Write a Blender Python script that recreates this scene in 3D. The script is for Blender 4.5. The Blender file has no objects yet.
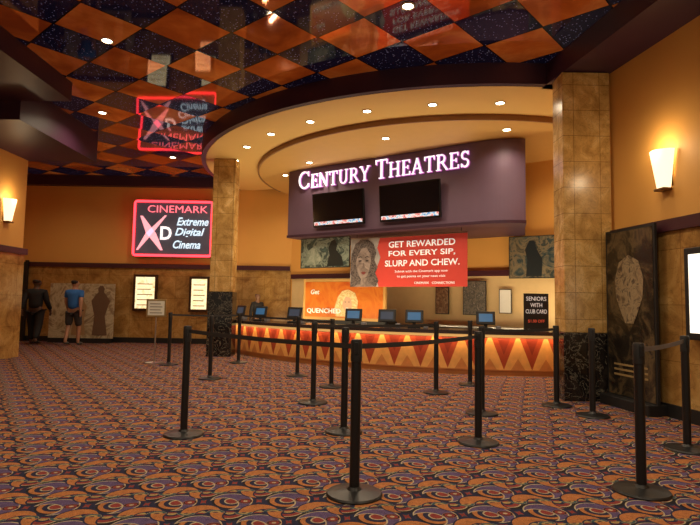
import bpy, math, random
from mathutils import Vector, Matrix
random.seed(4)
scene=bpy.context.scene
COL=scene.collection
rad=math.radians

# ------------------------------------------------------------------ helpers
class NT:
    def __init__(s,name):
        s.mat=bpy.data.materials.new(name); s.mat.use_nodes=True
        s.nt=s.mat.node_tree; s.b=s.nt.nodes['Principled BSDF']
    def n(s,t,**k):
        nd=s.nt.nodes.new(t)
        for a,v in k.items(): setattr(nd,a,v)
        return nd
    def l(s,a,b): s.nt.links.new(a,b)
    def put(s,sock,v):
        if isinstance(v,bpy.types.NodeSocket): s.l(v,sock)
        else: sock.default_value=v
    def m(s,op,a,b=None,c=None):
        nd=s.n('ShaderNodeMath',operation=op)
        s.put(nd.inputs[0],a)
        if b is not None: s.put(nd.inputs[1],b)
        if c is not None: s.put(nd.inputs[2],c)
        return nd.outputs[0]
    def ramp(s,fac,stops,interp='LINEAR'):
        nd=s.n('ShaderNodeValToRGB'); cr=nd.color_ramp; cr.interpolation=interp
        while len(cr.elements)<len(stops): cr.elements.new(0.5)
        for e,(p,c) in zip(cr.elements,stops):
            e.position=p; e.color=(c[0],c[1],c[2],1)
        s.put(nd.inputs[0],fac); return nd.outputs[0]
    def mix(s,f,a,b,bt='MIX'):
        nd=s.n('ShaderNodeMix',data_type='RGBA',blend_type=bt)
        s.put(nd.inputs[0],f)
        for i,v in ((6,a),(7,b)):
            if isinstance(v,bpy.types.NodeSocket): s.l(v,nd.inputs[i])
            else: nd.inputs[i].default_value=(v[0],v[1],v[2],1)
        return nd.outputs[2]
    def noise(s,scale,vec=None,detail=3,rough=.5,dist=0):
        nd=s.n('ShaderNodeTexNoise'); nd.inputs['Scale'].default_value=scale
        nd.inputs['Detail'].default_value=detail; nd.inputs['Roughness'].default_value=rough
        nd.inputs['Distortion'].default_value=dist
        if vec is None: vec=s.oc()
        s.l(vec,nd.inputs['Vector']); return nd.outputs['Fac']
    def oc(s):
        if not hasattr(s,'_tc'): s._tc=s.n('ShaderNodeTexCoord')
        return s._tc.outputs['Object']
    def xyz(s,vec=None):
        nd=s.n('ShaderNodeSeparateXYZ'); s.l(vec or s.oc(),nd.inputs[0]); return nd.outputs
    def comb(s,x,y,z=0.0):
        nd=s.n('ShaderNodeCombineXYZ')
        s.put(nd.inputs[0],x);s.put(nd.inputs[1],y);s.put(nd.inputs[2],z); return nd.outputs[0]

def M(name,col,rough=.5,metal=0.,es=0.,ecol=None,var=.08,scale=6.,spec=.5):
    t=NT(name)
    f=t.noise(scale)
    a=[max(0,c*(1-var)) for c in col]; b=[min(1,c*(1+var)) for c in col]
    c=t.mix(f,a,b); t.l(c,t.b.inputs['Base Color'])
    t.b.inputs['Roughness'].default_value=rough; t.b.inputs['Metallic'].default_value=metal
    t.b.inputs['Specular IOR Level'].default_value=spec
    if es>0:
        e=ecol or col
        t.b.inputs['Emission Color'].default_value=(e[0],e[1],e[2],1)
        t.b.inputs['Emission Strength'].default_value=es
    return t.mat

def marble(name,dark,mid,light,tile=.3,rough=.15,nscale=4,seam=.8,vein=.5,vcol=None):
    t=NT(name); o=t.xyz()
    v=t.comb(t.m('ADD',o[0],o[1]),o[2],0.)
    n=t.noise(nscale,None,8,.62,1.0)
    c=t.ramp(n,[(.3,dark),(.5,mid),(.7,light)])
    n2=t.noise(nscale*1.7,None,6,.6,2.2)
    vn=t.m('LESS_THAN',t.m('ABSOLUTE',t.m('SUBTRACT',n2,.5)),.012)
    c=t.mix(t.m('MULTIPLY',vn,vein),c,vcol or [x*.4 for x in mid])
    br=t.n('ShaderNodeTexBrick'); br.offset=0; br.squash=1
    t.l(v,br.inputs['Vector']); br.inputs['Scale'].default_value=1
    br.inputs['Brick Width'].default_value=tile; br.inputs['Row Height'].default_value=tile
    br.inputs['Mortar Size'].default_value=.004
    br.inputs['Color1'].default_value=(.90,.90,.90,1); br.inputs['Color2'].default_value=(1.06,1.05,1.02,1)
    br.inputs['Mortar'].default_value=(seam,seam*.9,seam*.8,1)
    c=t.mix(1.0,c,br.outputs['Color'],'MULTIPLY')
    t.l(c,t.b.inputs['Base Color']); t.b.inputs['Roughness'].default_value=rough
    return t.mat

def link(o,parent=None):
    COL.objects.link(o)
    if parent is not None: o.parent=parent
    return o
def mesh_obj(name,verts,faces,mat,parent=None,loc=(0,0,0),rot=(0,0,0),smooth=False):
    me=bpy.data.meshes.new(name); me.from_pydata(verts,[],faces); me.update()
    if mat: me.materials.append(mat)
    if smooth:
        for p_ in me.polygons: p_.use_smooth=True
    o=bpy.data.objects.new(name,me); link(o,parent); o.location=loc; o.rotation_euler=rot
    return o
def bevel(o,w,seg=2):
    m_=o.modifiers.new('Bevel','BEVEL'); m_.width=w; m_.segments=seg; m_.limit_method='ANGLE'
    return o
def box(name,lo,hi,mat,parent=None,loc=(0,0,0),rot=(0,0,0),bv=0):
    x0,y0,z0=lo;x1,y1,z1=hi
    v=[(x0,y0,z0),(x1,y0,z0),(x1,y1,z0),(x0,y1,z0),(x0,y0,z1),(x1,y0,z1),(x1,y1,z1),(x0,y1,z1)]
    f=[(0,3,2,1),(4,5,6,7),(0,1,5,4),(1,2,6,5),(2,3,7,6),(3,0,4,7)]
    o=mesh_obj(name,v,f,mat,parent,loc,rot)
    if bv: bevel(o,bv)
    return o
def prism(name,pts,z0,z1,mat,parent=None):
    """vertical prism over a counter-clockwise plan outline"""
    n=len(pts); v=[(x,y,z0) for x,y in pts]+[(x,y,z1) for x,y in pts]
    f=[tuple(range(n-1,-1,-1)),tuple(range(n,2*n))]+[(i,(i+1)%n,(i+1)%n+n,i+n) for i in range(n)]
    return mesh_obj(name,v,f,mat,parent)
def lathe(name,prof,mat,parent=None,loc=(0,0,0),rot=(0,0,0),seg=32,a0=0,a1=360):
    full=abs(a1-a0)>=360; n=seg if full else seg+1
    v=[];f=[]
    for i in range(n):
        a=rad(a0+(a1-a0)*i/seg)
        for r_,z in prof: v.append((r_*math.cos(a),r_*math.sin(a),z))
    k=len(prof)
    for i in range(seg):
        j=(i+1)%n
        for q in range(k-1): f.append((i*k+q,j*k+q,j*k+q+1,i*k+q+1))
    o=mesh_obj(name,v,f,mat,parent,loc,rot,smooth=True)
    m_=o.modifiers.new('Edge','EDGE_SPLIT'); m_.split_angle=rad(40)
    return o
def thing(name,label,cat,loc=(0,0,0),rz=0,group=None,tilt=None):
    e=bpy.data.objects.new(name,None); e.empty_display_size=.1; COL.objects.link(e)
    e.location=loc; e.rotation_euler=(0,0,rad(rz)); e['label']=label; e['category']=cat
    if group: e['group']=group
    return e
def struct(o): o['kind']='structure'; return o
def text(name,body,mat,parent,x,y,z,h,w=None,align='C',ext=.003,shear=0,bold=0):
    """text in the local XZ plane, facing -Y; h = height, w = total width"""
    cu=bpy.data.curves.new(name,'FONT'); cu.body=body; cu.size=1; cu.shear=shear; cu.offset=bold
    cu.extrude=0.0; cu.resolution_u=3
    to=bpy.data.objects.new(name,cu); COL.objects.link(to)
    dg=bpy.context.evaluated_depsgraph_get(); dg.update()
    me=bpy.data.meshes.new_from_object(to.evaluated_get(dg)); bpy.data.objects.remove(to)
    xs=[v.co.x for v in me.vertices]; ys=[v.co.y for v in me.vertices]
    x0,x1,y0,y1=min(xs),max(xs),min(ys),max(ys)
    sz=h/(y1-y0); sx=sz if w is None else w/(x1-x0)
    ox={'C':-(x0+x1)/2,'L':-x0,'R':-x1}[align]
    for v in me.vertices:
        v.co=Vector(((v.co.x+ox)*sx+x, y, (v.co.y-(y0+y1)/2)*sz+z))
    me.materials.clear(); me.materials.append(mat)
    o=bpy.data.objects.new(name,me); link(o,parent)
    s=o.modifiers.new('Solid','SOLIDIFY'); s.thickness=ext; s.offset=1
    return o
def arc_pts(cx,cy,r,a0,a1,n): return [(cx+r*math.cos(rad(a0+(a1-a0)*i/n)),cy+r*math.sin(rad(a0+(a1-a0)*i/n))) for i in range(n+1)]
def arc_solid(name,cx,cy,r0,r1,a0,a1,z0,z1,mat,n=64,parent=None,uv=False):
    """curved bar with rectangular section between radii r0<r1"""
    v=[];f=[]
    for i in range(n+1):
        a=rad(a0+(a1-a0)*i/n); c,s=math.cos(a),math.sin(a)
        v+=[(cx+r0*c,cy+r0*s,z0),(cx+r1*c,cy+r1*s,z0),(cx+r1*c,cy+r1*s,z1),(cx+r0*c,cy+r0*s,z1)]
    for i in range(n):
        for q in range(4): f.append((i*4+q,(i+1)*4+q,(i+1)*4+(q+1)%4,i*4+(q+1)%4))
    f.append((0,1,2,3)); f.append((n*4+3,n*4+2,n*4+1,n*4))
    o=mesh_obj(name,v,f,mat,parent)
    if uv:
        ul=o.data.uv_layers.new(name='UVMap')
        for p_ in o.data.polygons:
            for li in p_.loop_indices:
                co=o.data.vertices[o.data.loops[li].vertex_index].co
                a=math.atan2(co.y-cy,co.x-cx)%(2*math.pi)
                ul.data[li].uv=(a*r1,co.z)
    return o
def tube(name,pts,r,mat,parent=None,closed=False,seg=8):
    v=[];f=[];n=len(pts)
    P=[Vector(p) for p in pts]
    for i,p_ in enumerate(P):
        a=P[i-1] if (i>0 or closed) else P[i]; b=P[(i+1)%n] if (i<n-1 or closed) else P[i]
        d=(b-a).normalized(); up=Vector((0,0,1)) if abs(d.z)<.9 else Vector((0,1,0))
        s=d.cross(up).normalized(); u=s.cross(d)
        for k in range(seg):
            t=2*math.pi*k/seg; v.append(p_+s*r*math.cos(t)+u*r*math.sin(t))
    for i in range(n if closed else n-1):
        j=(i+1)%n
        for k in range(seg): f.append((i*seg+k,i*seg+(k+1)%seg,j*seg+(k+1)%seg,j*seg+k))
    return mesh_obj(name,v,f,mat,parent,smooth=True)
def poly(name,pts,y,mat,parent,th=.002):
    """flat polygon in XZ plane facing -Y"""
    n=len(pts)
    v=[(p[0],y,p[1]) for p in pts]+[(p[0],y+th,p[1]) for p in pts]
    f=[tuple(range(n)),tuple(range(2*n-1,n-1,-1))]+[(i,i+n,(i+1)%n+n,(i+1)%n) for i in range(n)]
    return mesh_obj(name,v,f,mat,parent)
def ell(cx,cz,rx,rz,n=20,rot=0):
    c,s=math.cos(rad(rot)),math.sin(rad(rot)); P=[]
    for i in range(n):
        a=rx*math.cos(2*math.pi*i/n); b=rz*math.sin(2*math.pi*i/n); P.append((cx+a*c-b*s,cz+a*s+b*c))
    return P

# ------------------------------------------------------------------ materials
ORANGE=M('ochre_wall_paint',(.76,.39,.09),.6,var=.06,scale=1.5)
YELLOW=M('cream_gold_soffit_paint',(.84,.57,.20),.6,var=.05,scale=1.5)
INNERY=M('ochre_ceiling_paint',(.64,.39,.12),.6,var=.05)
GOLDT=M('gold_brown_trim',(.30,.15,.06),.5)
PURPLE=M('plum_bulkhead_paint',(.045,.014,.036),.45,var=.1)
PURPLE2=M('mauve_panel_paint',(.14,.085,.145),.55,var=.06)
MAROON=M('dark_maroon_trim',(.06,.016,.025),.35)
BLACK=M('matte_black',(.012,.012,.013),.5)
BLACKM=M('black_powder_coat',(.010,.010,.011),.38,metal=.0)
GLOSSB=M('gloss_black',(.008,.008,.01),.12)
CHROME=M('brushed_metal',(.5,.5,.5),.3,metal=1)
GREY=M('grey_plastic',(.2,.2,.22),.5)
STONE=marble('golden_marble',(.34,.18,.05),(.58,.35,.11),(.78,.54,.24),tile=.335,rough=.24,nscale=3.5,seam=.45,vein=.5)
STONE2=marble('golden_marble_wall',(.24,.11,.03),(.44,.24,.07),(.60,.37,.13),tile=.6,rough=.2,nscale=2.4,seam=.55,vein=.45)
BSTONE=marble('black_veined_marble',(.006,.006,.006),(.012,.010,.010),(.05,.042,.035),tile=.6,rough=.07,nscale=2.2,vein=.8,vcol=(.20,.18,.14))
LENS=M('lamp_lens',(1,.9,.7),.4,es=25,ecol=(1,.85,.6))
RIM=M('lamp_rim',(.6,.5,.35),.4)

def carpet():
    t=NT('patterned_carpet'); o=t.xyz()
    wn=t.noise(1.6,None,1); wn2=t.noise(1.8,t.comb(t.m('ADD',o[1],7.3),o[0],2.0),1)
    a=rad(8); ca,sa=math.cos(a),math.sin(a); s=.32
    x=t.m('ADD',t.m('MULTIPLY',o[0],ca/s),t.m('MULTIPLY',o[1],sa/s))
    y=t.m('SUBTRACT',t.m('MULTIPLY',o[1],ca/s),t.m('MULTIPLY',o[0],sa/s))
    x=t.m('ADD',x,t.m('MULTIPLY',wn,.25)); y=t.m('ADD',y,t.m('MULTIPLY',wn2,.25))
    row=t.m('FLOOR',y)
    x2=t.m('ADD',x,t.m('MULTIPLY',t.m('MODULO',row,2.0),.5))
    navy=(.020,.022,.055);cream=(.44,.36,.23);orng=(.42,.16,.055);red=(.24,.04,.035);pur=(.105,.07,.16);teal=(.045,.09,.10);yel=(.38,.26,.10);blk=(.018,.015,.018)
    def layer(uoff,voff,sc,k,stops,dx=0,dy=0):
        U=t.m('ADD',x2,uoff); V=t.m('ADD',y,voff)
        fu=t.m('SUBTRACT',t.m('FRACT',U),.5); fv=t.m('MULTIPLY',t.m('SUBTRACT',t.m('FRACT',V),.5),sc)
        r=t.m('SQRT',t.m('ADD',t.m('MULTIPLY',fu,fu),t.m('MULTIPLY',fv,fv)))
        f2=t.m('ADD',fu,dx); g2=t.m('ADD',fv,dy)
        q=t.m('SQRT',t.m('ADD',t.m('MULTIPLY',f2,f2),t.m('MULTIPLY',g2,g2)))
        return t.ramp(t.m('MULTIPLY',r,k),stops,'CONSTANT'),r,q
    A,r,q=layer(0,0,1.0,1.5,[(0,red),(.16,cream),(.20,navy),(.33,orng),(.46,blk),(.52,navy),(.68,red),(.80,teal)],.16,.13)
    B,r2,q2=layer(.5,.5,1.0,1.5,[(0,yel),(.13,navy),(.22,red),(.36,cream),(.40,blk),(.54,navy),(.64,teal),(.78,navy)],-.15,.14)
    c=t.mix(t.m('LESS_THAN',r,t.m('ADD',r2,.04)),B,A)
    cr1=t.m('MULTIPLY',t.m('LESS_THAN',r,.36),t.m('GREATER_THAN',q,.30))
    cr1b=t.m('MULTIPLY',t.m('LESS_THAN',r,.385),t.m('GREATER_THAN',q,.275))
    c=t.mix(cr1b,c,cream); c=t.mix(cr1,c,pur)
    cr2=t.m('MULTIPLY',t.m('LESS_THAN',r2,.34),t.m('GREATER_THAN',q2,.28))
    cr2b=t.m('MULTIPLY',t.m('LESS_THAN',r2,.37),t.m('GREATER_THAN',q2,.25))
    c=t.mix(cr2b,c,navy); c=t.mix(cr2,c,orng)
    C,r3,_=layer(.25,.5,1.3,3.0,[(0,navy),(.14,yel),(.30,teal),(.46,cream)])
    c=t.mix(t.m('LESS_THAN',r3,.16),c,C)
    D,r4,_=layer(.75,.0,1.2,3.0,[(0,cream),(.12,red),(.28,blk),(.36,orng)])
    c=t.mix(t.m('LESS_THAN',r4,.13),c,D)
    tuft=t.noise(160.,None,2); mid=t.noise(28.,None,3,.7)
    c=t.mix(1.0,c,t.ramp(tuft,[(.3,(.55,.55,.55)),(.7,(1.3,1.3,1.3))]),'MULTIPLY')
    c=t.mix(1.0,c,t.ramp(mid,[(.3,(.68,.68,.72)),(.7,(1.2,1.18,1.16))]),'MULTIPLY')
    t.l(c,t.b.inputs['Base Color']); t.b.inputs['Roughness'].default_value=.9
    t.b.inputs['Specular IOR Level'].default_value=.15
    bp=t.n('ShaderNodeBump'); bp.inputs['Strength'].default_value=.3; bp.inputs['Distance'].default_value=.004
    t.l(tuft,bp.inputs['Height']); t.l(bp.outputs[0],t.b.inputs['Normal'])
    return t.mat
def ceiling_mat():
    t=NT('mirror_checker_ceiling'); o=t.xyz()
    a=rad(49); ca,sa=math.cos(a),math.sin(a); s=.76
    X=t.m('ADD',o[0],.42); Y=t.m('SUBTRACT',o[1],6.13)
    u=t.m('ADD',t.m('ADD',t.m('MULTIPLY',X,ca/s),t.m('MULTIPLY',Y,sa/s)),100.5)
    v=t.m('ADD',t.m('SUBTRACT',t.m('MULTIPLY',Y,ca/s),t.m('MULTIPLY',X,sa/s)),100.5)
    par=t.m('MODULO',t.m('ADD',t.m('FLOOR',u),t.m('FLOOR',v)),2.0)  # 0 -> navy
    n=t.noise(1.3,None,4,.6,.6)
    wn=t.n('ShaderNodeTexWhiteNoise',noise_dimensions='2D'); t.l(t.comb(t.m('FLOOR',u),t.m('FLOOR',v)),wn.inputs['Vector'])
    n=t.m('ADD',n,t.m('MULTIPLY',t.m('SUBTRACT',wn.outputs['Value'],.5),.2))
    org=t.ramp(n,[(.3,(.30,.045,.006)),(.55,(.52,.105,.014)),(.75,(.74,.22,.04))])
    vo=t.n('ShaderNodeTexVoronoi'); vo.inputs['Scale'].default_value=24; t.l(t.oc(),vo.inputs['Vector'])
    star=t.m('LESS_THAN',vo.outputs['Distance'],.18)
    nv=t.mix(star,(.009,.008,.032),(.26,.26,.46))
    c=t.mix(par,nv,org)
    eu=t.m('ABSOLUTE',t.m('SUBTRACT',t.m('FRACT',u),.5)); ev=t.m('ABSOLUTE',t.m('SUBTRACT',t.m('FRACT',v),.5))
    edge=t.m('GREATER_THAN',t.m('MAXIMUM',eu,ev),.485)
    c=t.mix(edge,c,(.012,.005,.006))
    t.l(c,t.b.inputs['Base Color']); t.b.inputs['Roughness'].default_value=.045
    t.put(t.b.inputs['Metallic'],t.m('MULTIPLY',par,.40))
    t.b.inputs['Specular IOR Level'].default_value=.5
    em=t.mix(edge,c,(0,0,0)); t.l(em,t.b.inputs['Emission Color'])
    t.b.inputs['Emission Strength'].default_value=.12  # ceiling is no lamp; this glow is added to brighten its panels
    # each panel hangs at a very slightly different tilt so reflections break from tile to tile
    tl=t.n('ShaderNodeVectorMath',operation='SUBTRACT'); t.l(wn.outputs['Color'],tl.inputs[0]); tl.inputs[1].default_value=(.5,.5,.5)
    sc_=t.n('ShaderNodeVectorMath',operation='MULTIPLY'); t.l(tl.outputs[0],sc_.inputs[0]); sc_.inputs[1].default_value=(.035,.035,0)
    ge=t.n('ShaderNodeNewGeometry'); ad=t.n('ShaderNodeVectorMath',operation='ADD'); t.l(ge.outputs['Normal'],ad.inputs[0]); t.l(sc_.outputs[0],ad.inputs[1])
    no=t.n('ShaderNodeVectorMath',operation='NORMALIZE'); t.l(ad.outputs[0],no.inputs[0]); t.l(no.outputs[0],t.b.inputs['Normal'])
    return t.mat
def art(name,cols,scale=2.5,seed=0,rough=.35,es=0,dist=1.5):
    t=NT(name)
    o=t.xyz(); v=t.comb(t.m('ADD',o[0],seed*3.7),o[2],seed*1.3)
    n=t.noise(scale,v,5,.65,dist)
    st=[(.28+.44*i/(len(cols)-1),c) for i,c in enumerate(cols)]
    c=t.ramp(n,st); t.l(c,t.b.inputs['Base Color']); t.b.inputs['Roughness'].default_value=rough
    if es: t.l(c,t.b.inputs['Emission Color']); t.b.inputs['Emission Strength'].default_value=es
    return t.mat

# ------------------------------------------------------------------ room shell
floor=struct(box('floor',(-10,-2.5,-.1),(6.5,16.8,0),carpet()))
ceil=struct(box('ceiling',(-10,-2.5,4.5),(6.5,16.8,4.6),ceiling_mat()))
def wall(name,p,ang,length,z0,z1,mat,th=.15,back=0):
    return struct(box(name,(0,0,z0),(length,th,z1),mat,None,(p[0],p[1],0),(0,0,rad(ang))))
# far wall
wall('wall_far',(-9.5,14.8),0,7.96,0,4.5,ORANGE)
wall('trim_1',(-9.5,14.76),0,7.90,0,2.0,STONE2,.04)
wall('trim_2',(-9.5,14.72),0,7.88,2.0,2.12,MAROON,.08)
wall('trim_3',(-9.5,14.60),0,6.3,4.22,4.5,PURPLE,.2)
wall('baseboard_far',(-9.5,14.73),0,7.88,0,.14,BLACK,.03)
# left walls
wall('wall_left',(-6.5,-2.0),90,12.8,0,4.5,ORANGE,.2)
wall('trim_4',(-6.46,-2.0),90,12.8,0,2.0,STONE2,.04)
wall('trim_5',(-6.42,-2.0),90,12.84,2.0,2.12,MAROON,.08)
wall('wall_left_return',(-6.7,10.6),180,2.8,0,4.5,ORANGE,.2)
wall('wall_corridor',(-9.5,10.6),90,4.2,0,4.5,ORANGE,.15)
# concession back wall
DA=math.degrees(math.atan2(-.57,.82)); d=Vector((math.cos(rad(DA)),math.sin(rad(DA)),0)); bk=Vector((-d.y,d.x,0))
FP=Vector((-1.36,12.2,0))            # left end of sign-box face
def fpt(s,dep=0,z=0): q=FP+d*s+bk*dep; return (q.x,q.y,z)
BackCream=M('cream_back_wall',(.74,.54,.27),.5)  # plain cream wall colour
wall('wall_concession_back',fpt(-1.95,2.0),DA,8.65,0,4.3,ORANGE,.15)
wall('trim_6',fpt(-1.6,1.96),DA,7.7,0,1.78,BackCream,.04)
wall('trim_7',fpt(-1.6,1.9),DA,7.7,1.78,1.9,MAROON,.1)
wall('wall_concession_side',(5.0,10.7),-90,3.2,0,4.3,ORANGE,.15)
wall('wall_concession_return',(3.56,7.25),0,1.6,0,4.5,ORANGE,.15)
# right wall
RA=math.degrees(math.atan2(-.987,.16)); rd=Vector((math.cos(rad(RA)),math.sin(rad(RA)),0))
RP=Vector((3.34,6.95,0))
def rpt(t_,off=0,z=0): q=RP+rd*t_-Vector((-rd.y,rd.x,0))*off; return (q.x,q.y,z)
wall('wall_right',rpt(0),RA,9.4,0,4.5,ORANGE,.2)
wall('trim_8',rpt(0,.03),RA,9.4,0,2.0,STONE2,.03)
wall('trim_9',rpt(0,.07),RA,9.4,2.0,2.13,MAROON,.07)
wall('baseboard_right',rpt(0,.05),RA,9.4,0,.14,BLACK,.02)
# bulkheads
struct(box('ceiling_bulkhead_right',(-.3,-.62,4.2),(9.4,.0,4.498),PURPLE,None,rpt(-.3),(0,0,rad(RA))))
struct(box('ceiling_bulkhead_left',(-6.5,-2,4.2),(-4.36,8.26,4.498),PURPLE))
struct(box('ceiling_bulkhead_corner',(-9.4,8.27,3.9),(-5.15,10.85,4.498),PURPLE))
# curved soffit
SC=(2.3,13.0)
struct(arc_solid('ceiling_soffit_fascia',SC[0],SC[1],5.62,5.72,160,292,4.20,4.498,PURPLE,128))
struct(arc_solid('ceiling_soffit_ring',SC[0],SC[1],4.5,5.63,160,292,4.2,4.26,YELLOW,128))
struct(arc_solid('trim_10',SC[0],SC[1],4.465,4.5,160,292,4.11,4.25,GOLDT,128))
cp=arc_pts(SC[0],SC[1],4.47,0,360,96)[:-1]
struct(mesh_obj('ceiling_concession',[(x,y,4.12) for x,y in cp]+[(x,y,4.16) for x,y in cp],[tuple(range(95,-1,-1)),tuple(range(96,192))]+[(i,(i+1)%96,(i+1)%96+96,i+96) for i in range(96)],INNERY))
# doorway in the far corridor
struct(box('door_1',(-9.3,14.66,0),(-8.72,14.72,2.1),M('dark_green_door',(.01,.02,.016),.3)))
struct(box('trim_11',(-9.36,14.64,0),(-9.3,14.72,2.16),BLACK))
struct(box('trim_12',(-8.72,14.64,0),(-8.66,14.72,2.16),BLACK))

# ------------------------------------------------------------------ columns
def column(x0,x1,y0,y1,zb,label):
    cx,cy=(x0+x1)/2,(y0+y1)/2; hx,hy=(x1-x0)/2,(y1-y0)/2
    e=thing('column',label,'column',(cx,cy,0))
    box('column_shaft',(-hx,-hy,zb),(hx,hy,4.19),STONE,e,bv=.01)
    box('column_base',(-hx-.02,-hy-.02,0),(hx+.02,hy+.02,zb),BSTONE,e,bv=.01)
    return e
column(2.70,3.31,6.86,7.2,.84,'square golden marble column with black marble base beside the poster wall')
column(-2.95,-2.47,11.5,11.9,1.35,'square golden marble column with black marble base at the end of the counter')

# ------------------------------------------------------------------ concession counter
CC=(3.2,15.85); CR=6.72; A0,A1=193,281.5
def counter_mat():
    t=NT('triangle_counter_front')
    uvn=t.n('ShaderNodeUVMap'); o=t.xyz(uvn.outputs[0])
    u=t.m('DIVIDE',o[0],.46); v=t.m('DIVIDE',t.m('SUBTRACT',o[1],.10),.48)
    tri=t.m('MULTIPLY',t.m('ABSOLUTE',t.m('SUBTRACT',t.m('FRACT',u),.5)),2.0)   # 0 centre, 1 edges
    red=t.m('LESS_THAN',tri,t.m('MULTIPLY',v,.80))          # triangles hanging point-down
    red2=t.m('LESS_THAN',tri,t.m('SUBTRACT',t.m('MULTIPLY',v,.80),.40))
    up=t.m('GREATER_THAN',tri,t.m('ADD',t.m('MULTIPLY',v,1.3),.50))
    low=t.m('LESS_THAN',v,.0)
    n=t.noise(9)
    c=t.mix(red,(.82,.44,.14),(.42,.07,.03))
    c=t.mix(red2,c,(.27,.035,.02))
    c=t.mix(up,c,(.62,.25,.08))
    c=t.mix(low,c,(.5,.19,.06))
    c=t.mix(1.0,c,t.ramp(n,[(.3,(.88,.88,.88)),(.7,(1.08,1.08,1.08))]),'MULTIPLY')
    t.l(c,t.b.inputs['Base Color']); t.b.inputs['Roughness'].default_value=.4
    return t.mat
TOPM=M('dark_laminate_top',(.05,.035,.035),.2)
ctr=thing('concession_counter','long curved snack counter with red and amber triangle front','counter',(0,0,0))
arc_solid('front_panel',CC[0],CC[1],CR-.05,CR,A0,A1,.08,.62,counter_mat(),110,ctr,True)
arc_solid('kick_plate',CC[0],CC[1],CR-.1,CR-.02,A0,A1,0,.08,M('orange_kick',(.45,.17,.05),.4),110,ctr)
arc_solid('counter_top',CC[0],CC[1],CR-.62,CR+.15,A0,A1,.68,.74,TOPM,110,ctr)
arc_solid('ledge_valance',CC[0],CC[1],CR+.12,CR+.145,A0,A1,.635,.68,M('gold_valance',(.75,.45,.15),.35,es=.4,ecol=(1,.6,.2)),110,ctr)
arc_solid('light_strip',CC[0],CC[1],CR+.07,CR+.10,A0,A1,.65,.67,M('warm_strip',(1,.7,.3),.5,es=17,ecol=(1,.68,.32)),110,ctr)
arc_solid('counter_back',CC[0],CC[1],CR-.60,CR-.56,A0,A1,0,.68,BLACK,60,ctr)
def cang(a,off=-.3,z=.74): return (CC[0]+(CR+off)*math.cos(rad(a)),CC[1]+(CR+off)*math.sin(rad(a)),z)
# made-up uplights hidden behind the counter, added to brighten the soffit
for a in (209,220,232,243,255,266,276):
    e=thing('added_uplight','added fill light in a black box hidden behind the counter','added light',cang(a,-.78,.0),a-270,'added uplights behind the counter')
    box('added_uplight_body',(-.42,-.07,0),(.42,.07,.52),BLACK,e)
    L=bpy.data.lights.new('added_uplight_lamp','AREA'); L.shape='RECTANGLE'; L.size=.8; L.size_y=.1; L.energy=21; L.color=(1,.77,.45)
    lo=bpy.data.objects.new('added_uplight_lamp',L); link(lo,e); lo.location=(0,0,.53); lo.rotation_euler=(math.pi,0,0)

# point of sale terminals
BLUE=M('blue_screen',(.03,.09,.18),.2,es=.28,ecol=(.10,.28,.55))
def terminal(a,label,screen=BLUE,tilt=0,sc=1.0):
    e=thing('cash_register',label,'cash register',cang(a,-.28),a-270+tilt,'registers along the counter')
    box('register_base',(-.11,-.1,0),(.11,.12,.035),BLACK,e,bv=.008)
    box('register_neck',(-.03,.0,.03),(.03,.04,.14),BLACK,e,bv=.005)
    s=box('screen_housing',(-.16*sc,-.02,0),(.16*sc,.02,.23*sc),BLACK,e,(0,0,.09),(rad(-14),0,0),bv=.008)
    box('screen',(-.115*sc,-.024,.045),(.115*sc,-.021,.185*sc),screen,e,(0,0,.09),(rad(-14),0,0))
    box('card_reader',(.17,-.08,0),(.25,.04,.07),GREY,e,bv=.01)
DIMS=M('dim_screen',(.03,.035,.05),.2,es=.08,ecol=(.4,.5,.7))
for a,ti,m_ in [(206,20,DIMS),(217,25,BLUE),(228,20,DIMS),(241,15,BLUE),(247,10,DIMS),(251.5,8,BLUE),(262.5,0,BLUE)]:
    terminal(a,'black register with small lit screen on the curved counter',m_,ti)

# seniors sign on counter
e=thing('counter_sign','black upright sign with white lettering standing on the counter','sign',(3.24,9.5,.74),-4)
box('sign_panel',(-.21,-.01,.02),(.21,.01,.64),BLACK,e)
box('sign_foot',(-.15,-.06,0),(.15,.06,.025),CHROME,e,bv=.005)
WT=M('white_letter',(.85,.85,.85),.5,es=.25,ecol=(1,1,1))
for i,(b,w) in enumerate([('SENIORS',.34),('WITH',.2),('CLUB CARD',.36)]):
    text('lettering',b,WT,e,0,-.016,.55-.11*i,.07,w)
text('lettering','$1.00 OFF',M('red_letter',(.7,.1,.05),.5,es=.3),e,0,-.016,.16,.06,.28)

# ------------------------------------------------------------------ sign box (flat face that curves round at its near end)
sb=thing('theatre_sign','mauve boxed canopy with glowing white and violet theatre lettering','sign',fpt(0),DA)
def tol(x,y):
    q=Vector((x,y,0))-FP; return (q.dot(d),q.dot(bk))
plan=[(-.07,0.),(4.42,0.)]
c0=Vector(tol(2.25,9.69)); c1=Vector(tol(2.62,9.40)); c2=Vector(tol(3.06,9.46))
for i in range(1,13):
    k=i/12; q=c0*(1-k)**2+c1*2*k*(1-k)+c2*k*k; plan.append((q.x,q.y))
plan+= [tol(3.22,10.05),(4.66,1.93),(-.07,1.93)]
prism('sign_box',plan,2.64,4.11,PURPLE2,sb)
cxm=sum(p_[0] for p_ in plan)/len(plan); cym=sum(p_[1] for p_ in plan)/len(plan)
prism('lower_band',[(x+(.015 if x>cxm else -.015),y+(.0 if y>cym else -.015)) for x,y in plan],2.60,2.655,PURPLE,sb)
GW=M('neon_white',(1,.97,1),.4,es=1.0,ecol=(1,.95,1)); GP=M('neon_violet',(.35,.12,.45),.4,es=.6,ecol=(.66,.15,.50))
def earc(cx,cy,rx,ry,a0,a1,n=14): return [(cx+rx*math.cos(rad(a0+(a1-a0)*i/n)),cy+ry*math.sin(rad(a0+(a1-a0)*i/n))) for i in range(n+1)]
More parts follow.
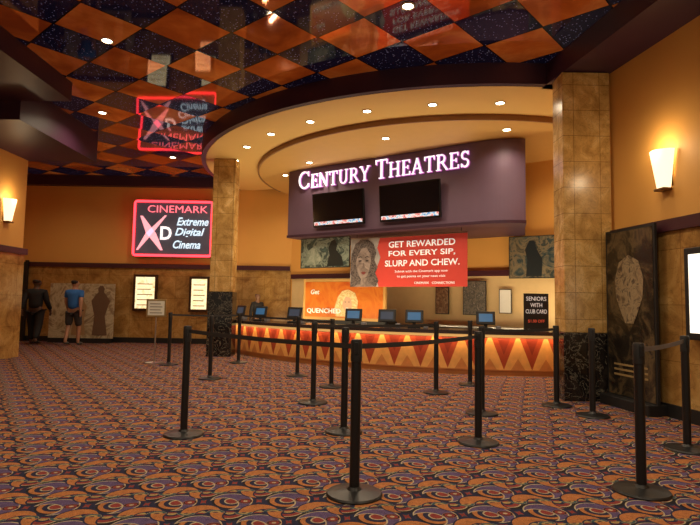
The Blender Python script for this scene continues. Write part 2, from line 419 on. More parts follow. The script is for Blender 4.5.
T_,t_,S_=.10,.05,.038
def sf(x,y,w=.26): return ([(x-w/2,y),(x+w/2,y)],S_)
G={
'C':(.84,[(earc(.44,.5,.38,.47,48,312),.08),([(.72,.72),(.72,.98)],.04),([(.72,.28),(.72,.1)],.04)]),
'E':(.66,[([(.16,0),(.16,1)],T_),([(.04,.975),(.58,.975)],S_),([(.04,.025),(.61,.025)],S_),([(.16,.52),(.47,.52)],S_),([(.58,.8),(.58,1)],.04),([(.61,0),(.61,.22)],.04),([(.47,.41),(.47,.63)],.04)]),
'N':(.86,[([(.14,0),(.14,1)],t_),([(.12,1),(.72,0)],T_),([(.72,0),(.72,1)],t_),sf(.14,.02),sf(.1,.98,.2),sf(.72,.98)]),
'T':(.74,[([(.36,0),(.36,1)],T_),([(.02,.97),(.7,.97)],.055),([(.03,.76),(.03,.99)],.04),([(.69,.76),(.69,.99)],.04),sf(.36,.02,.3)]),
'U':(.84,[([(.16,1),(.16,.34)],T_),(earc(.41,.34,.25,.31,180,360),.075),([(.66,.34),(.66,1)],t_),sf(.16,.98,.28),sf(.66,.98,.24)]),
'R':(.80,[([(.16,0),(.16,1)],T_),([(.16,.97),(.4,.97)],.05),(earc(.38,.735,.2,.235,90,-90),.08),([(.16,.5),(.4,.5)],.05),([(.4,.5),(.72,.03)],.095),sf(.16,.02,.3),sf(.74,.02,.14),sf(.1,.98,.16)]),
'Y':(.80,[([(.1,1),(.4,.45)],.09),([(.7,1),(.4,.45)],t_),([(.4,0),(.4,.48)],T_),sf(.1,.98,.26),sf(.7,.98,.22),sf(.4,.02,.3)]),
'H':(.88,[([(.16,0),(.16,1)],T_),([(.7,0),(.7,1)],T_),([(.16,.52),(.7,.52)],.055),sf(.16,.02,.3),sf(.16,.98,.3),sf(.7,.02,.3),sf(.7,.98,.3)]),
'A':(.84,[([(.1,0),(.4,1)],t_),([(.7,0),(.4,1)],T_),([(.22,.34),(.6,.34)],.05),sf(.1,.02,.24),sf(.7,.02,.26)]),
'S':(.62,[(earc(.3,.735,.2,.23,25,250,10)+earc(.3,.27,.21,.24,80,-155,10),.08),([(.5,.78),(.5,.98)],.04),([(.08,.03),(.08,.23)],.04)]),
}
def letter(ch,x,z,h,y,depth,grow,mat,parent,name):
    w,st=G[ch]; v=[];f=[]
    for pts,th in st:
        th2=th/2*h+grow; P=[Vector((p[0]*h,p[1]*h)) for p in pts]; n=len(P); L=[];R=[]
        for i,p_ in enumerate(P):
            a=P[max(i-1,0)];b=P[min(i+1,n-1)]; dd=(b-a).normalized(); nn=Vector((-dd.y,dd.x))
            q=p_.copy()
            if i==0: q-=dd*grow
            if i==n-1: q+=dd*grow
            L.append(q+nn*th2);R.append(q-nn*th2)
        b0=len(v)
        for i in range(n):
            for q in (L[i],R[i]):
                v.append((x+q.x,y,z+q.y)); v.append((x+q.x,y+depth,z+q.y))
        for i in range(n-1):
            k=b0+i*4
            f+=[(k,k+4,k+6,k+2),(k+1,k+3,k+7,k+5),(k,k+1,k+5,k+4),(k+2,k+6,k+7,k+3)]
        f+=[(b0,b0+2,b0+3,b0+1),(b0+4*(n-1),b0+4*(n-1)+1,b0+4*(n-1)+3,b0+4*(n-1)+2)]
    return mesh_obj(name,v,f,mat,parent)
def lay(words,total):
    items=[];x=0
    for wi,wd in enumerate(words):
        for i,ch in enumerate(wd):
            h=1.28 if i==0 else 1.0
            items.append((ch,x,h)); x+=G[ch][0]*h+.08
        x+=.40
    x-=.48; k=total/x
    return [(c,a*k,h*k) for c,a,h in items],k
items,k=lay(['CENTURY','THEATRES'],4.03)
for ch,x,h in items:
    letter(ch,.26+x,3.66,h,-.065,.03,.0,GW,sb,'letter_face')
    letter(ch,.26+x,3.66,h,-.035,.03,.010,GP,sb,'letter_outline')

# TVs
SCREEN_REFL=art('painted_screen_reflection',[(.02,.04,.2),(.1,.35,.7),(.7,.75,.8),(.6,.08,.06),(.05,.1,.3)],6,3,es=.7)  # reflection along the screen bottom, painted as a glowing coloured strip
def tv(s,z,label):
    e=thing('television',label,'television',fpt(s,-.01,z),DA,'menu screens under the theatre lettering')
    box('wall_bracket',(-.15,-.06,-.12),(.15,-.012,.12),BLACK,e)
    box('screen_frame',(-.66,-.05,-.36),(.66,0,.36),GLOSSB,e,(0,-.07,0),(rad(5),0,0),bv=.01)
    box('screen',(-.63,-.056,-.32),(.63,-.052,.33),M('dark_screen',(.004,.004,.006),.08),e,(0,-.07,0),(rad(5),0,0))
    box('screen_reflection',(-.62,-.06,-.32),(.62,-.058,-.25),SCREEN_REFL,e,(0,-.07,0),(rad(5),0,0))
tv(1.40,3.13,'flat black television mounted on the mauve sign box'); tv(3.09,3.13,'flat black television mounted on the mauve sign box')

# red banner
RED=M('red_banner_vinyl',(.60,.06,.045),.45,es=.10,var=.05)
e=thing('hanging_banner','red vinyl banner with white slogan and portrait hanging under canopy','banner',fpt(1.5,.25,0),DA)
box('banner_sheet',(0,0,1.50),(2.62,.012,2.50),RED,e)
box('hanging_rod',(0,-.005,2.50),(2.62,.02,2.53),CHROME,e)
tube('hanging_cord',[(.15,.005,2.51),(.15,.005,2.598)],.006,BLACK,e); tube('hanging_cord',[(2.5,.005,2.51),(2.5,.005,2.598)],.006,BLACK,e)
SKIN=art('printed_skin',[(.10,.075,.07),(.27,.21,.19),(.44,.36,.33)],4.0,21,rough=.5)
HAIRP=art('printed_dark_hair',[(.01,.006,.006),(.05,.038,.038),(.20,.16,.15),(.02,.01,.01)],10,22,rough=.5,dist=3)
LIP=M('printed_lips',(.20,.045,.045),.5); EYED=M('printed_eye_shadow',(.04,.03,.03),.5)
poly('portrait_background',[(0,1.5),(.70,1.5),(.62,1.8),(.74,2.1),(.66,2.3),(.72,2.50),(0,2.50)],-.004,art('pale_print',[(.22,.20,.20),(.42,.40,.40),(.55,.52,.52)],2,23,rough=.5),e)
poly('portrait_hair',[(.0,1.5),(.02,1.7),(-.0,1.95),(.03,2.2),(.12,2.4),(.28,2.49),(.44,2.48),(.58,2.38),(.64,2.2),(.60,2.05),(.68,1.9),(.62,1.78),(.70,1.62),(.64,1.5)],-.008,HAIRP,e)
poly('portrait_shoulder',[(.1,1.5),(.16,1.54),(.26,1.57),(.28,1.68),(.42,1.68),(.46,1.57),(.56,1.54),(.62,1.5)],-.0085,SKIN,e)
poly('portrait_face',[(.28,2.40),(.40,2.39),(.50,2.26),(.52,2.06),(.48,1.86),(.42,1.72),(.34,1.65),(.26,1.68),(.18,1.82),(.14,1.98),(.14,2.2),(.19,2.34)],-.012,SKIN,e)
poly('portrait_fringe',[(.10,1.85),(.09,2.3),(.24,2.48),(.42,2.47),(.57,2.3),(.57,1.9),(.50,2.18),(.40,2.32),(.28,2.30),(.17,2.12)],-.0145,HAIRP,e)
for cx in(.25,.42):
    poly('portrait_eye',ell(cx,2.04,.042,.018,12,4),-.014,EYED,e)
    poly('portrait_brow',[(cx-.055,2.095),(cx,2.12),(cx+.055,2.105),(cx+.05,2.122),(cx,2.138),(cx-.055,2.112)],-.015,EYED,e)
poly('portrait_nose',[(.325,2.0),(.345,2.0),(.37,1.895),(.338,1.88),(.305,1.895)],-.0142,M('printed_nose',(.17,.13,.12),.5),e)
poly('portrait_mouth',[(.27,1.795),(.32,1.818),(.338,1.81),(.356,1.818),(.405,1.797),(.36,1.757),(.32,1.755)],-.015,LIP,e)
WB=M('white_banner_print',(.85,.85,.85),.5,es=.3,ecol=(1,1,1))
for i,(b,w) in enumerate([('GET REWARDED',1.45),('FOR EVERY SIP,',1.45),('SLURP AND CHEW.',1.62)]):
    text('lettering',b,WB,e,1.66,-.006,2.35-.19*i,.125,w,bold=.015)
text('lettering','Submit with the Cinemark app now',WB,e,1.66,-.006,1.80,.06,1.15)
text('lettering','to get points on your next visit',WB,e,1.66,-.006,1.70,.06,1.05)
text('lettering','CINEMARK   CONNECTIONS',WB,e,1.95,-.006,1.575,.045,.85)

# movie poster beside banner
def flat_poster(name,label,s,dep,w,z0,z1,mat,ang=DA,loc=None,frame=BLACK,fr=.015):
    e=thing(name,label,'poster',loc or fpt(s,dep,0),ang)
    box('poster_frame',(0,.0,z0),(w,.02,z1),frame,e)
    box('poster_print',(fr,-.004,z0+fr),(w-fr,-.001,z1-fr),mat,e)
    return e
GREENART=art('dark_teal_artwork',[(.02,.03,.03),(.07,.12,.11),(.03,.05,.05),(.28,.34,.28),(.03,.04,.04),(.16,.18,.14)],2.8,1)
e=flat_poster('movie_poster','dark green-grey collage movie poster hanging beside the red banner',.12,.25,1.35,1.92,2.59,GREENART)
poly('printed_figure',[(.75,1.95),(.82,2.2),(.78,2.35),(.86,2.5),(.95,2.53),(1.02,2.42),(1.0,2.3),(1.15,2.15),(1.2,1.95)],-.008,M('printed_shadow_green',(.015,.02,.02),.4),e)
poly('printed_highlight',[(.1,1.98),(.2,2.3),(.42,2.42),(.5,2.25),(.62,2.1),(.45,1.98)],-.007,art('pale_green_print',[(.05,.08,.07),(.25,.3,.24),(.45,.48,.4)],5,41),e)
o=thing('movie_poster','dark teal collage poster on the orange wall beside the counter','poster',fpt(4.36,1.86,0),DA)
box('poster_frame',(0,0,1.72),(.98,.02,2.58),BLACK,o)
box('poster_print',(.015,-.004,1.735),(.965,-.001,2.565),art('teal_gold_artwork',[(.008,.012,.015),(.03,.06,.07),(.22,.18,.11),(.015,.03,.035),(.10,.13,.12)],2.8,2),o)
poly('printed_figure',[(.35,1.76),(.38,2.1),(.33,2.3),(.42,2.48),(.52,2.48),(.57,2.3),(.68,2.1),(.66,1.76)],-.008,M('printed_shadow_teal',(.012,.02,.025),.4),o)

# orange display
e=thing('promotional_display','framed orange snack promotion panel on a low black cabinet','display',fpt(.02,.5,0),DA)
ORP=art('orange_print',[(.42,.07,.012),(.52,.12,.016),(.58,.18,.024),(.46,.09,.012)],2.2,5,es=.03)
box('display_cabinet',(0,.02,0),(2.2,.5,.78),BLACK,e)
box('display_frame',(0,0,.78),(2.2,.06,1.68),M('gold_frame',(.55,.32,.10),.35),e)
box('display_print',(.06,-.006,.84),(2.14,-.001,1.62),ORP,e)
BLO=art('printed_blond_hair',[(.40,.24,.08),(.66,.50,.24),(.85,.74,.46)],7,31,dist=3)
SK2=M('printed_face_warm',(.58,.36,.24),.5)
sx_=-.36
def sh(pts): return [(x+sx_,z) for x,z in pts]
poly('printed_hair',sh([(1.30,.86),(1.26,1.05),(1.34,1.28),(1.46,1.42),(1.62,1.45),(1.80,1.38),(1.88,1.2),(1.86,1.0),(1.93,.86)]),-.010,BLO,e)
poly('printed_face',sh(ell(1.60,1.14,.125,.18,20,8)),-.013,SK2,e)
poly('printed_fringe',sh([(1.45,1.12),(1.43,1.28),(1.52,1.38),(1.67,1.38),(1.77,1.26),(1.73,1.14),(1.69,1.27),(1.56,1.30)]),-.0145,BLO,e)
poly('printed_smile',sh(ell(1.60,1.05,.04,.013,10)),-.016,M('printed_white_smile',(.7,.6,.5),.5),e)
for cx in(1.55,1.65): poly('printed_eye',sh(ell(cx,1.18,.015,.010,8)),-.016,EYED,e)
WO=M('white_poster_print',(.85,.82,.75),.5,es=.1,ecol=(1,1,1))
text('lettering','QUENCHED',WO,e,.60,-.018,.97,.13,.95,bold=.03)
text('lettering','Get',WO,e,.35,-.012,1.40,.11,.25,bold=.02,shear=.2)

# small framed notices behind counter
flat_poster('framed_notice','small framed photo collage on the cream back wall',0,0,.52,.95,1.68,art('grey_collage',[(.02,.02,.02),(.2,.18,.15),(.05,.05,.05),(.6,.55,.5)],9,4),DA,fpt(3.35,1.86,0))
flat_poster('framed_notice','narrow white framed notice on the cream back wall',0,0,.26,1.0,1.5,M('paper_notice',(.7,.68,.6),.5,es=.1),DA,fpt(4.15,1.86,0))
flat_poster('framed_notice','dark framed notice on the cream back wall',0,0,.32,.95,1.55,art('brown_collage',[(.03,.02,.02),(.2,.1,.05),(.4,.3,.2)],9,14),DA,fpt(2.7,1.86,0))
e=thing('back_cabinet','low dark cabinet with steel top along the back wall','cabinet',fpt(2.5,1.35,0),DA)
box('cabinet_body',(0,0,0),(2.6,.45,.7),BLACK,e,bv=.01); box('cabinet_top',(-.02,-.02,.7),(2.62,.46,.73),CHROME,e)
for i in range(4): box('cabinet_door',(.03+i*.65,-.015,.06),(.62+i*.65,0,.66),GLOSSB,e)

# ------------------------------------------------------------------ far wall signs
e=thing('cinema_neon_sign','dark sign with glowing red tube border and large pink letters','sign',(-4.77,14.72,3.06))
box('sign_case',(-1.08,-.14,-.76),(1.08,0,.78),M('sign_case_red',(.14,.01,.015),.4),e,bv=.03)
box('sign_face',(-1.0,-.155,-.68),(1.0,-.14,.70),M('sign_face_charcoal',(.07,.065,.085),.4,es=.07,ecol=(.40,.36,.48),var=.8,scale=2.5),e)
RN=M('red_neon_tube',(1,.05,.08),.4,es=4.2,ecol=(1,.035,.05))
def rr(x0,x1,z0,z1,r,y):
    p=[]
    for cx,cz,a in((x1-r,z1-r,0),(x0+r,z1-r,90),(x0+r,z0+r,180),(x1-r,z0+r,270)):
        for i in range(5): p.append((cx+r*math.cos(rad(a+i*22.5)),y,cz+r*math.sin(rad(a+i*22.5))))
    return p
tube('neon_border',rr(-1.04,1.04,-.72,.74,.06,-.17),.032,RN,e,True)
RL=M('red_neon_letter',(1,.1,.1),.4,es=1.7,ecol=(1,.16,.20))
text('lettering','CINEMARK',RL,e,.12,-.19,.53,.19,1.6,ext=.02,bold=-.008)
PKX=M('pink_letter',(1,.4,.5),.4,es=1.1,ecol=(1,.40,.45)); WHX=M('white_glow',(1,1,1),.4,es=1.1,ecol=(1,.92,.92)); CY=M('cyan_glow',(.6,.8,1),.4,es=1.0,ecol=(.65,.85,1))
for pts,th in(([(-.93,-.58),(-.62,-.12),(-.2,.36)],.09),([(-.85,.34),(-.58,-.12),(-.28,-.58)],.13)):
    v=[];f=[];n=len(pts)
    for i,(x,z) in enumerate(pts):
        w_=th*(.25 if i!=1 else 1)
        for yy in(-.19,-.165): v+=[(x-w_,yy,z),(x+w_,yy,z)]
    for i in range(n-1):
        k0=i*4; f+=[(k0,k0+1,k0+5,k0+4),(k0+2,k0+6,k0+7,k0+3),(k0,k0+4,k0+6,k0+2),(k0+1,k0+3,k0+7,k0+5)]
    mesh_obj('letter_x_stroke',v,f,PKX,e)
text('lettering','D',WHX,e,-.17,-.19,-.12,.36,.3,ext=.02,bold=.02)
for i,b in enumerate(['Extreme','Digital','Cinema']):
    text('lettering',b,CY,e,.03+.04*(2-i),-.19,.2-.31*i,.22 if i!=1 else .27,.85-.06*i,align='L',shear=.3,ext=.01,bold=.018)

def lightbox(x0,x1,z0,z1,label,seed):
    e=thing('poster_lightbox',label,'lit poster case',((x0+x1)/2,14.70,0),0,'lit cases on the marble wall')
    w=(x1-x0)/2
    box('case_frame',(-w,-.06,z0),(w,0,z1),M('bronze_frame',(.08,.04,.02),.3,metal=.5),e,bv=.01)
    box('lit_print',(-w+.07,-.068,z0+.07),(w-.07,-.062,z1-.07),art('lit_poster_print%d'%seed,[(.5,.3,.08),(.95,.75,.4),(1,.88,.55),(.6,.5,.25)],5,seed,es=1.1),e)
    for i in range(5): box('print_line',(-w+.12,-.072,z0+.15+i*.14),(w-.12-.04*(i%2),-.069,z0+.175+i*.14),M('printed_line',(.5,.35,.18),.5,es=.2),e)
lightbox(-5.80,-5.15,.85,1.83,'brightly lit framed listings case on the marble wall',7)
lightbox(-4.30,-3.75,.85,1.80,'narrow lit framed listings case on the marble wall',8)

# standee behind the two people
e=thing('cardboard_standee','wide beige and brown cardboard movie standee against the marble wall','standee',(-7.05,14.45,0))
box('standee_panel',(-.85,0,.12),(.85,.03,1.55),art('beige_brown_art',[(.14,.09,.05),(.40,.30,.17),(.6,.5,.33),(.26,.17,.09),(.5,.42,.28)],2.6,9),e)
box('standee_base',(-.8,-.1,0),(.8,.1,.12),BLACK,e)
PF=M('printed_brown',(.16,.09,.05),.5)
poly('printed_figure',[(.3,.2),(.35,.7),(.25,1.1),(.38,1.28),(.43,1.33),(.41,1.42),(.46,1.5),(.54,1.5),(.59,1.42),(.57,1.33),(.62,1.28),(.74,1.1),(.62,.7),(.7,.2)],-.01,PF,e)
poly('printed_figure',[(-.25,.2),(-.2,.6),(-.27,.95),(-.16,1.1),(-.12,1.15),(-.13,1.25),(-.08,1.31),(-.02,1.31),(.02,1.25),(.01,1.15),(.05,1.1),(.14,.95),(.08,.6),(.12,.2)],-.01,M('printed_tan',(.4,.25,.12),.5),e)

# podium sign
e=thing('floor_sign_stand','small gold-framed sign on a slim metal floor stand','sign',(-3.55,10.1,0),6)
lathe('stand_base',[(0,0),(.16,0),(.16,.015),(.03,.03),(0,.03)],CHROME,e)
lathe('stand_pole',[(.014,.02),(.014,.86)],CHROME,e,seg=12)
box('sign_frame',(-.18,-.02,.84),(.18,.01,1.17),M('brass_frame',(.45,.30,.12),.3,metal=.7),e,(0,0,0),(0,0,0),bv=.006)
box('sign_sheet',(-.145,-.026,.875),(.145,-.021,1.135),M('sign_paper',(.55,.48,.34),.5,es=.12,ecol=(1,.85,.6)),e)
for i in range(4): box('print_line',(-.11,-.029,.91+i*.055),(.11-.03*(i%2),-.0265,.925+i*.055),M('ink_line',(.2,.14,.1),.5),e)

# ------------------------------------------------------------------ sconces
SHADE=M('glowing_alabaster',(1,.8,.5),.5,es=1.6,ecol=(1,.80,.48))
def sconce(loc,rz,label,en=45):
    e=thing('wall_sconce',label,'wall lamp',loc,rz,'uplight wall sconces')
    lathe('lamp_shade',[(.075,-.22),(.085,-.21),(.15,.2),(.142,.2),(.078,-.2),(0,-.2)],SHADE,e,(0,-.02,0),(0,0,0),24,180,360)
    box('back_plate',(-.09,-.02,-.2),(.09,-.001,.14),M('bronze_plate',(.15,.08,.03),.35,metal=.6),e)
    box('shade_band',(-.08,-.11,-.245),(.08,-.001,-.215),M('bronze_band',(.2,.1,.04),.35,metal=.6),e,bv=.01)
    L=bpy.data.lights.new('sconce_glow','POINT'); L.energy=en; L.color=(1,.76,.46); L.shadow_soft_size=.07
    lo=bpy.data.objects.new('sconce_glow',L); link(lo,e); lo.location=(0,-.2,.24)
sconce(rpt(1.0,.004,2.70),RA,'glowing tapered half-cone wall sconce on the orange wall',9)
sconce((-6.504+.008,10.2,2.8),90,'glowing tapered half-cone wall sconce on the orange wall',8)
sconce(rpt(4.6,.004,2.66),RA,'glowing tapered half-cone wall sconce on the orange wall',9)

# ------------------------------------------------------------------ downlights
def downlight(x,y,z,en,group,col=(1,.81,.56),size=150,rr_=.065,es=None):
    e=thing('recessed_downlight','small round recessed ceiling light with warm glowing lens','ceiling light',(x,y,z),0,group)
    lathe('trim_ring',[(rr_*.85,-.002),(rr_,-.014),(rr_*1.25,-.012),(rr_*1.28,0)],RIM,e,seg=20)
    lathe('lamp_lens',[(0,-.008),(rr_*.9,-.006)],LENS,e,seg=20)
    L=bpy.data.lights.new('downlight_beam','SPOT'); L.energy=en; L.color=col; L.spot_size=rad(size); L.spot_blend=.6; L.shadow_soft_size=.06
    lo=bpy.data.objects.new('downlight_beam',L); link(lo,e); lo.location=(0,0,-.03)
for a in [196,209,221,233,245.5,257.5,269,281]:
    downlight(SC[0]+5.0*math.cos(rad(a)),SC[1]+5.0*math.sin(rad(a)),4.2,62,'downlights around the curved soffit')
for x,y in [(-1.55,12.6),(-1.4,13.6),(-.9,11.4),(4.0,9.8),(.6,9.6),(2.6,9.0)]:
    downlight(x,y,4.12,38,'downlights inside the snack area ceiling')
for x,y,en in [(-3.2,6.85,120),(-.9,4.4,125),(-3.6,3.2,115),(1.6,3.4,150),(-4.5,9.6,95),(-4.2,12.6,105),(-7.4,12.4,65),(.6,5.9,140),(-1,.8,125),(2.4,.9,150),(-4,-.3,100)]:
    downlight(x,y,4.5,en,'downlights in the mirrored ceiling')
# ------------------------------------------------------------------ lit poster case and standee on right wall
e=thing('movie_standee','tall dark movie poster standee with gold border beside the marble column','standee',rpt(.12,.16,0),RA)
box('standee_base',(0,-.12,0),(.86,.12,.12),BLACK,e,bv=.01)
box('poster_frame',(0,0,.1),(.86,.03,2.1),BLACK,e)
DK=art('dark_bronze_artwork',[(.004,.004,.004),(.014,.011,.009),(.04,.03,.018),(.13,.09,.045),(.02,.02,.02)],2.6,11,rough=.25)
box('poster_print',(.03,-.005,.13),(.83,-.001,2.07),DK,e)
BONE=art('bone_artwork',[(.02,.015,.01),(.20,.14,.08),(.38,.29,.17),(.05,.03,.02),(.26,.18,.1)],6,12)
poly('printed_medallion',[(.43,1.78),(.6,1.7),(.68,1.5),(.66,1.28),(.57,1.1),(.5,.98),(.36,.98),(.29,1.1),(.2,1.28),(.18,1.5),(.26,1.7)],-.010,BONE,e)
GI=M('printed_gold_line',(.35,.24,.1),.4)
for z in (.36,.42,.48): box('printed_caption',(.14,-.010,z),(.72,-.006,z+.022),GI,e)
e=thing('poster_lightbox','bright white poster lightbox in a black frame on the tiled wall','lit poster case',rpt(1.36,.075,0),RA)
box('case_frame',(0,-.06,.85),(.9,0,1.78),BLACK,e,bv=.01)
box('lit_print',(.07,-.068,.92),(.83,-.062,1.71),M('white_lit_print',(1,.95,.85),.4,es=1.4,ecol=(1,.9,.72),var=.2),e)

# ------------------------------------------------------------------ stanchions
ST={1:(.05,3.41),2:(1.87,3.55),3:(2.81,4.6),4:(1.11,4.71),5:(-1.41,4.81),6:(-2.05,8.21),7:(-.4,6.41),8:(1.16,7.28),9:(2.45,6.5),10:(2.62,5.93),11:(-3.22,9.9),12:(-.23,7.64),13:(-.8,8.7),14:(1.78,8.06),15:(-.03,5.02),16:(1.44,5.95),17:(-2.07,10.4)}
BELT={5:1,1:4,7:8,16:9,2:3,11:17,17:13,13:12}
BELTM=M('black_webbing',(.03,.028,.028),.7); BELTL=M('grey_webbing',(.16,.14,.13),.7)
base_p=[(0,0),(.17,0),(.172,.008),(.165,.018),(.1,.026),(.045,.034),(.034,.05),(0,.05)]
post_p=[(.031,.04),(.031,.86)]
head_p=[(.031,.80),(.035,.802),(.035,.925),(.031,.935),(0,.938)]
proto=None
for k_,(x,y) in ST.items():
    e=thing('stanchion','black round-based retractable belt stanchion on patterned carpet','stanchion',(x,y,0),0,'black queue stanchions')
    if proto is None:
        proto=[lathe('stanchion_base',base_p,BLACKM,e,seg=40),lathe('post',post_p,BLACKM,e,seg=24),lathe('belt_head',head_p,BLACK,e,seg=24),
               box('belt_clip',(-.012,-.045,.85),(.012,-.03,.92),BLACK,e,bv=.003)]
    else:
        for p_ in proto:
            c=p_.copy(); COL.objects.link(c); c.parent=e
    if k_ in BELT:
        bx,by=ST[BELT[k_]]; dx,dy=bx-x,by-y; L_=math.hypot(dx,dy); ux,uy=dx/L_,dy/L_; n=16; v=[];f=[]
        for i in range(n+1):
            q=.036+(L_-.072)*i/n; sag=-.012*4*(i/n)*(1-i/n)
            for yy in(-.001,.001):
                for zz in(.876,.908):
                    v.append((ux*q-uy*yy,uy*q+ux*yy,zz+sag))
        for i in range(n):
            b=i*4; c=b+4
            f+=[(b,c,c+1,b+1),(b+2,b+3,c+3,c+2),(b,b+2,c+2,c),(b+1,c+1,c+3,b+3)]
        mesh_obj('belt',v,f,BELTL if k_==2 else BELTM,e)

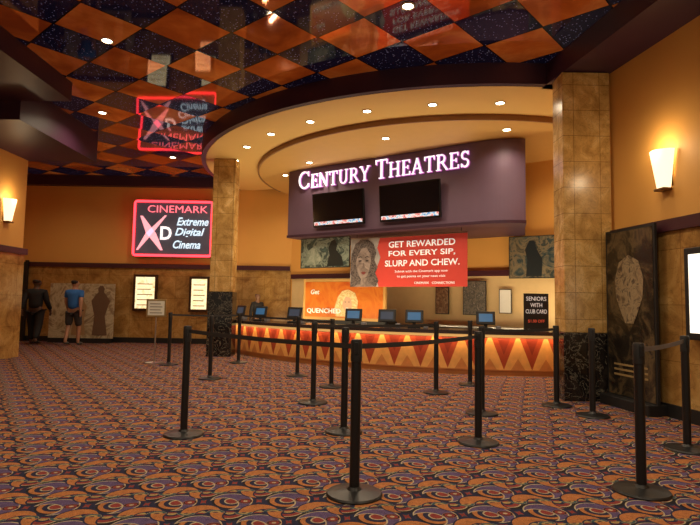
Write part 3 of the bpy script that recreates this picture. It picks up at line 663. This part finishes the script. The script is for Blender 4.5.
# ------------------------------------------------------------------ people
def skin(name,V,E_,mat,parent,sub=1):
    me=bpy.data.meshes.new(name); me.from_pydata([v[:3] for v in V],E_,[]); me.update()
    o=bpy.data.objects.new(name,me); COL.objects.link(o)
    o.modifiers.new('Skin','SKIN'); s=o.modifiers.new('Sub','SUBSURF'); s.levels=sub; s.render_levels=sub
    lay_=me.skin_vertices[0].data
    for i,v in enumerate(V):
        r=v[3]; lay_[i].radius=r if isinstance(r,tuple) else (r,r)
    lay_[0].use_root=True
    dg=bpy.context.evaluated_depsgraph_get(); dg.update()
    m2=bpy.data.meshes.new_from_object(o.evaluated_get(dg)); bpy.data.objects.remove(o)
    m2.materials.clear(); m2.materials.append(mat)
    for p_ in m2.polygons: p_.use_smooth=True
    o2=bpy.data.objects.new(name,m2); link(o2,parent); return o2
def person(loc,rz,label,skinm,shirtm,pantm,shoem,hairm,longs,step=0.05,build=1.0,long_legs=True):
    """figure facing local -Y; step = half stride, arms swing opposite"""
    e=thing('person',label,'person',loc,rz)
    V=[(0,0,.88,(.10,.075)),(0,0,1.03,(.10,.075)),(0,0,1.2,(.12,.08)),(0,.0,1.32,(.085,.065)),(0,.0,1.385,.052),(0,-.005,1.43,.05),(0,-.015,1.475,(.062,.07)),(0,-.015,1.54,(.078,.092)),(0,-.005,1.6,(.055,.065))]
    E_=[(i,i+1) for i in range(8)]
    V.append((0,-.115,1.525,.012)); E_.append((7,9))
    for sx in(-1,1):
        V.append((sx*.083,.0,1.53,.014)); E_.append((7,len(V)-1))
    arm={};leg={}
    for sx in(-1,1):
        b=len(V); sw=-step*sx     # arm swing
        shd=(sx*.150,0,1.315); el=(sx*.185,.03+sw*.5,1.07); wr=(sx*.195,-.03+sw*1.3,.85+abs(sw)*.12); arm[sx]=(shd,el,wr)
        px,py,pz=wr
        V+=[(*shd,.050),(*el,.040),(*wr,.028),(px,py-.012,pz-.055,(.022,.036))]
        E_+=[(3,b),(b,b+1),(b+1,b+2),(b+2,b+3)]
        for j,(dy,ln) in enumerate([(-.03,.068),(-.01,.078),(.01,.072),(.028,.056)]):
            c=len(V)
            V+=[(px,py-.015+dy,pz-.088,.0095),(px-sx*.004,py-.018+dy,pz-.088-ln*.5,.0085),(px-sx*.013,py-.022+dy,pz-.088-ln,.0075)]
            E_+=[(b+3,c),(c,c+1),(c+1,c+2)]
        c=len(V); V+=[(px-sx*.006,py-.058,pz-.07,.0105),(px-sx*.012,py-.072,pz-.105,.009)]; E_+=[(b+2,c),(c,c+1)]
        b=len(V); st=step*sx; lift=max(0,st)*.35
        hp=(sx*.085,0,.82); kn=(sx*.088,-.03+st*.5,.46); ak=(sx*.088,.02+st,.10+lift); leg[sx]=(hp,kn,ak,st,lift)
        V+=[(*hp,.068),(*kn,.050),(*ak,.036),(sx*.09,.03+st,.055+lift,.033),(sx*.095,-.09+st,.038+lift*.3,.028)]
        E_+=[(0,b),(b,b+1),(b+1,b+2),(b+2,b+3),(b+3,b+4)]
    skin('body',V,E_,skinm,e)
    S=[(0,0,.86,(.150,.125)),(0,0,1.02,(.138,.112)),(0,0,1.2,(.158,.118)),(0,0,1.32,(.110,.085)),(0,0,1.385,.060)]; SE=[(i,i+1) for i in range(4)]
    for sx in(-1,1):
        shd,el,wr=arm[sx]; b=len(S); mid=tuple(shd[i]*.35+el[i]*.65 for i in range(3))
        S+=[(*shd,.066),(*mid,.060)]; SE+=[(3,b),(b,b+1)]
        if longs: S+=[(*el,.057),(*wr,.044)]; SE+=[(b+1,b+2),(b+2,b+3)]
    skin('shirt' if not longs else 'jacket',S,SE,shirtm,e)
    P=[(0,0,.90,(.140,.112))]; PE=[]
    for sx in(-1,1):
        hp,kn,ak,st,lift=leg[sx]; b=len(P); P+=[(sx*.085,0,.80,.100),(kn[0],kn[1],kn[2],.074)]; PE+=[(0,b),(b,b+1)]
        if long_legs: P+=[(ak[0],ak[1],ak[2]+.0,.060)]; PE+=[(b+1,b+2)]
    skin('shorts' if not long_legs else 'trousers',P,PE,pantm,e)
    for sx in(-1,1):
        hp,kn,ak,st,lift=leg[sx]
        skin('shoe',[(sx*.09,.045+st,.058+lift,(.045,.05)),(sx*.093,-.03+st,.048+lift*.7,(.042,.042)),(sx*.099,-.13+st,.036+lift*.1,(.04,.03))],[(0,1),(1,2)],shoem,e)
    skin('hair',[(0,.03,1.50,(.06,.05)),(0,.018,1.56,(.088,.088)),(0,.01,1.605,(.068,.072))],[(0,1),(1,2)],hairm,e)
    for sx in(-1,1): 
        lathe('eye',[(0,-.008),(.008,0),(0,.008)],BLACK,e,(sx*.03,-.098,1.545),seg=8)
    e.scale=(build,build,1.0)
    return e
SK=M('skin_tone',(.42,.22,.14),.5); HB=M('dark_hair',(.015,.01,.008),.6)
person((-6.83,13.6,0),178,'person walking away in bright blue t-shirt and dark knee-length shorts',SK,M('blue_cotton',(.03,.15,.48),.8),M('dark_shorts_cloth',(.045,.042,.045),.8),M('grey_shoe',(.1,.1,.1),.6),HB,False,.09,1.15,False)
person((-7.78,13.6,0),186,'person walking away in loose dark jacket and trousers',M('dark_skin_tone',(.10,.05,.03),.5),M('charcoal_cloth',(.012,.012,.014),.8),M('black_trouser_cloth',(.01,.01,.012),.8),BLACK,HB,True,-.12,1.3)
p3=person((-2.34,13.95,0),40,'staff member in dark uniform standing behind the counter',M('staff_skin',(.20,.10,.06),.5),M('staff_black_cloth',(.014,.012,.014),.8),M('staff_trouser_cloth',(.01,.01,.012),.8),BLACK,HB,True,.04,1.0)
p3.scale=(.86,.86,.84)

# ------------------------------------------------------------------ world, camera
w=bpy.data.worlds.new('World'); scene.world=w; w.use_nodes=True
bg=w.node_tree.nodes['Background']; bg.inputs[0].default_value=(1,.78,.54,1); bg.inputs[1].default_value=.30
f=546.0; p=math.atan(40.5/f); r=rad(1.0)
F=Vector((0,math.cos(p),math.sin(p))); R0=Vector((1,0,0)); U0=Vector((0,-math.sin(p),math.cos(p)))
R=R0*math.cos(r)+U0*math.sin(r); U=-R0*math.sin(r)+U0*math.cos(r)
cam=bpy.data.cameras.new('camera'); co=bpy.data.objects.new('camera',cam); COL.objects.link(co)
mw=Matrix((R,U,-F)).transposed().to_4x4(); mw.translation=Vector((0,0,1.16)); co.matrix_world=mw
cam.sensor_width=36; cam.lens=f/700*36; cam.clip_start=.05
scene.camera=co
scene.view_settings.view_transform='Standard'
